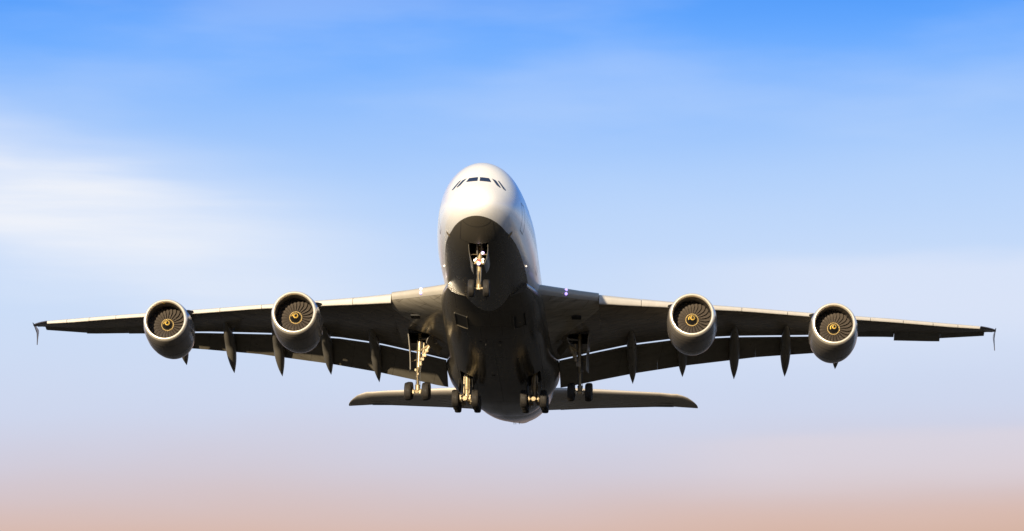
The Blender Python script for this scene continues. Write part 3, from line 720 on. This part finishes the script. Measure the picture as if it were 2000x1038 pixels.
for x, y, z, m, r in ((.24, 4.78, -3.81, M_LAMP, .115), (-.02, 4.66, -4.62, M_LAMP, .125), (-.31, 4.78, -4.36, M_WLAMP, .085), (-.20, 4.74, -4.25, M_WLAMP, .065), (.27, 4.74, -4.30, M_WLAMP, .085), (.27, 4.74, -4.50, M_WLAMP, .075), (-.27, 4.74, -4.58, M_HUB, .07)):
    bm = lathe([(0, -.05), (r*.6, -.045), (r*.92, -.02), (r, .0)], 16); lathe([(r, 0), (r*1.08, .0), (r*1.05, .08), (r*.4, .16), (0, .17)], 16, bm=bm, mi=1)
    finish(bm, 'gear_light', [m, M_STRUT], ng, loc=(x, y, z))
for s in (-1, 1):
    bm = bmesh.new(); plate(bm, [(s*.67, 3.6, -3.56), (s*.66, 6.5, -3.9), (s*.44, 6.3, -4.85), (s*.38, 4.5, -4.75)], .03, 0, 4, 6, bow=.09*(-s)); finish(bm, 'gear_door', M_DOOR, ng)
    bm = bmesh.new(); tube(bm, (s*.60, 4.4, -4.05), (s*.15, 4.9, -3.9), .03); finish(bm, 'door_rod', M_STRUT, ng)
# wing gear
for s in (-1, 1):
    X = s*6.27; Y = 33.15; bm = bmesh.new()
    T_ = Vector((s*6.18, 32.85, -1.6)); Bt = Vector((X, Y, -6.02))
    tube(bm, T_, T_.lerp(Bt, .52), .155, .15); tube(bm, T_.lerp(Bt, .52), T_.lerp(Bt, .70), .19, .17); tube(bm, T_.lerp(Bt, .70), Bt, .11, .12, mi=1); tube(bm, Bt+Vector((0, 0, .35)), Bt+Vector((0, 0, -.12)), .22, .17)
    # bogie beam and axles, tilted nose down
    tl = R(17); d = Vector((0, math.cos(tl), math.sin(tl))); c0 = Vector((X, Y+.0, -6.15)); f_, r_ = c0-d*.88, c0+d*.88
    tube(bm, f_-d*.12, r_+d*.12, .13, .13); tube(bm, f_-Vector((.55, 0, 0)), f_+Vector((.55, 0, 0)), .085); tube(bm, r_-Vector((.55, 0, 0)), r_+Vector((.55, 0, 0)), .085)
    for q in (-.32, .32): tube(bm, f_+Vector((q-.035, -.02, 0)), f_+Vector((q+.035, -.02, 0)), .22, .22, 20); box(bm, f_+Vector((q*.8, -.2, -.10)), (.12, .16, .26), bev=.02)
    # torque links, cylinders, hoses
    path(bm, [T_.lerp(Bt, .62)+Vector((0, -.24, 0)), T_.lerp(Bt, .74)+Vector((s*.05, -.42, 0)), T_.lerp(Bt, .93)+Vector((0, -.18, 0))], .055)
    path(bm, [T_.lerp(Bt, .60)+Vector((0, .24, 0)), T_.lerp(Bt, .76)+Vector((0, .5, 0)), T_.lerp(Bt, .95)+Vector((0, .2, 0))], .06)
    box(bm, T_.lerp(Bt, .55)+Vector((-s*.16, -.18, 0)), (.2, .18, .34), bev=.03); box(bm, T_.lerp(Bt, .47)+Vector((-s*.25, -.15, 0)), (.30, .16, .22), bev=.03); box(bm, T_.lerp(Bt, .66)+Vector((s*.2, -.1, 0)), (.16, .16, .2), bev=.03)
    tube(bm, T_.lerp(Bt, .33)+Vector((0, -.12, 0)), Vector((s*5.45, 32.9, -2.55)), .10, .10); tube(bm, T_.lerp(Bt, .2)+Vector((-s*.35, -.1, .1)), T_.lerp(Bt, .5)+Vector((-s*.28, -.1, 0)), .06)
    box(bm, T_.lerp(Bt, .40)+Vector((-s*.38, -.08, .02)), (.34, .14, .26), bev=.03)
    for q in (.10, -.13, .19): path(bm, [T_.lerp(Bt, .1)+Vector((q, -.2, 0)), T_.lerp(Bt, .45)+Vector((q*1.3, -.25, 0)), T_.lerp(Bt, .7)+Vector((q, -.28, 0)), Bt+Vector((q, -.2, .1))], .02, mi=2)
    wg = finish(bm, 'wing_gear', [M_STRUT, M_CHROME, M_HOSE], root)
    wheels(wg, .70, .53, [f_+Vector((q, 0, 0)) for q in (-.675, .675)]+[r_+Vector((q, 0, 0)) for q in (-.675, .675)])
    bm = bmesh.new(); a_ = Vector((s*5.05, 32.8, -1.95)); b2 = T_.lerp(Bt, .55); tube(bm, a_, a_.lerp(b2, .5), .13, .12); tube(bm, a_.lerp(b2, .5), b2, .11, .13); box(bm, a_.lerp(b2, .5), (.26, .24, .26), bev=.04); box(bm, a_.lerp(b2, .3), (.2, .34, .2), bev=.04)
    tube(bm, a_.lerp(b2, .45), T_.lerp(Bt, .30), .055); finish(bm, 'side_brace', M_STRUT, wg)
    bm = bmesh.new(); plate(bm, [(s*7.00, 31.5, -1.75), (s*7.02, 34.0, -1.7), (s*6.92, 33.7, -4.5), (s*6.78, 32.3, -4.65)], .07, 0, 3, 5, bow=s*.05); finish(bm, 'gear_door', M_DOOR, wg)
    bm = bmesh.new(); tube(bm, (s*6.9, 32.7, -3.0), (s*6.3, 32.95, -3.0), .035); tube(bm, (s*6.85, 32.7, -3.9), (s*6.35, 32.95, -3.7), .035); finish(bm, 'door_rod', M_STRUT, wg)
    # inboard hinged panels hanging round the bay
    bm = bmesh.new(); plate(bm, [(s*5.30, 31.4, -2.25), (s*4.45, 33.9, -2.5), (s*4.75, 34.0, -3.05), (s*5.55, 31.6, -2.75)], .06, 0, 3, 3, bow=.08)
    box(bm, (s*5.0, 32.6, -2.2), (.35, .6, .4), bev=.08); tube(bm, (s*5.2, 31.8, -2.3), (s*6.1, 32.7, -2.1), .09); tube(bm, (s*4.8, 32.4, -2.5), (s*5.6, 33.0, -2.2), .07); finish(bm, 'bay_door', M_DOOR, wg)
# body gear
for s in (-1, 1):
    X = s*2.65; Y = 36.0; bm = bmesh.new(); T_ = Vector((X, 35.6, -3.4)); Bt = Vector((X, Y, -6.0))
    tube(bm, T_, T_.lerp(Bt, .62), .24, .23); tube(bm, T_.lerp(Bt, .62), T_.lerp(Bt, .72), .27, .25); tube(bm, T_.lerp(Bt, .72), Bt, .17, .19); tube(bm, Bt+Vector((0, 0, .3)), Bt+Vector((0, 0, -.25)), .25, .2)
    for q in (-.2, .2): tube(bm, T_.lerp(Bt, .35)+Vector((q, -.15, 0)), T_.lerp(Bt, .85)+Vector((q*1.0, -.22, 0)), .055, .06)
    tl = R(8); d = Vector((0, math.cos(tl), math.sin(tl))); c0 = Vector((X, Y, -6.17)); A3_ = [c0+d*k for k in (-1.7, 0, 1.7)]
    tube(bm, A3_[0]-d*.2, A3_[2]+d*.2, .15, .15)
    tube(bm, A3_[0]-d*.30, A3_[0]-d*.2, .16, .21, 20); tube(bm, A3_[0]-d*.36, A3_[0]-d*.3, .08, .1)
    for a_ in A3_:
        tube(bm, a_-Vector((.65, 0, 0)), a_+Vector((.65, 0, 0)), .09)
        for q in (-.38, .38):
            tube(bm, a_+Vector((q-.05, 0, 0)), a_+Vector((q+.05, 0, 0)), .24, .24, 20)
            box(bm, a_+Vector((q*.95, -.2, .05)), (.09, .14, .38), Matrix.Rotation(R(12)*(1 if q > 0 else -1), 3, 'Y'), bev=.02)
    for q in (-.33, .33): path(bm, [Bt+Vector((q*.5, -.2, .45)), A3_[0]+Vector((q*.8, .5, .38)), A3_[0]+Vector((q, -.05, .22))], .055)
    for q in (.14, -.14): path(bm, [T_.lerp(Bt, .3)+Vector((q, -.3, 0)), T_.lerp(Bt, .7)+Vector((q*1.2, -.32, 0)), Bt+Vector((q, -.3, .1))], .02, mi=1)
    bg = finish(bm, 'body_gear', [M_STRUT, M_HOSE], root)
    wheels(bg, .70, .53, [a_+Vector((q, 0, 0)) for a_ in A3_ for q in (-.765, .765)])
    for q in (-1, 1):
        xx = X+q*.50; bm = bmesh.new(); plate(bm, [(xx, 34.5, -4.75), (xx, 36.9, -4.75), (xx+q*.05, 36.8, -5.35), (xx+q*.05, 34.8, -5.35)], .05, 0, 2, 2); finish(bm, 'gear_door', M_CORE, bg)
    bm = bmesh.new(); tube(bm, (X, 35.7, -5.1), (X, 38.0, -4.2), .09); finish(bm, 'drag_brace', M_STRUT, bg)
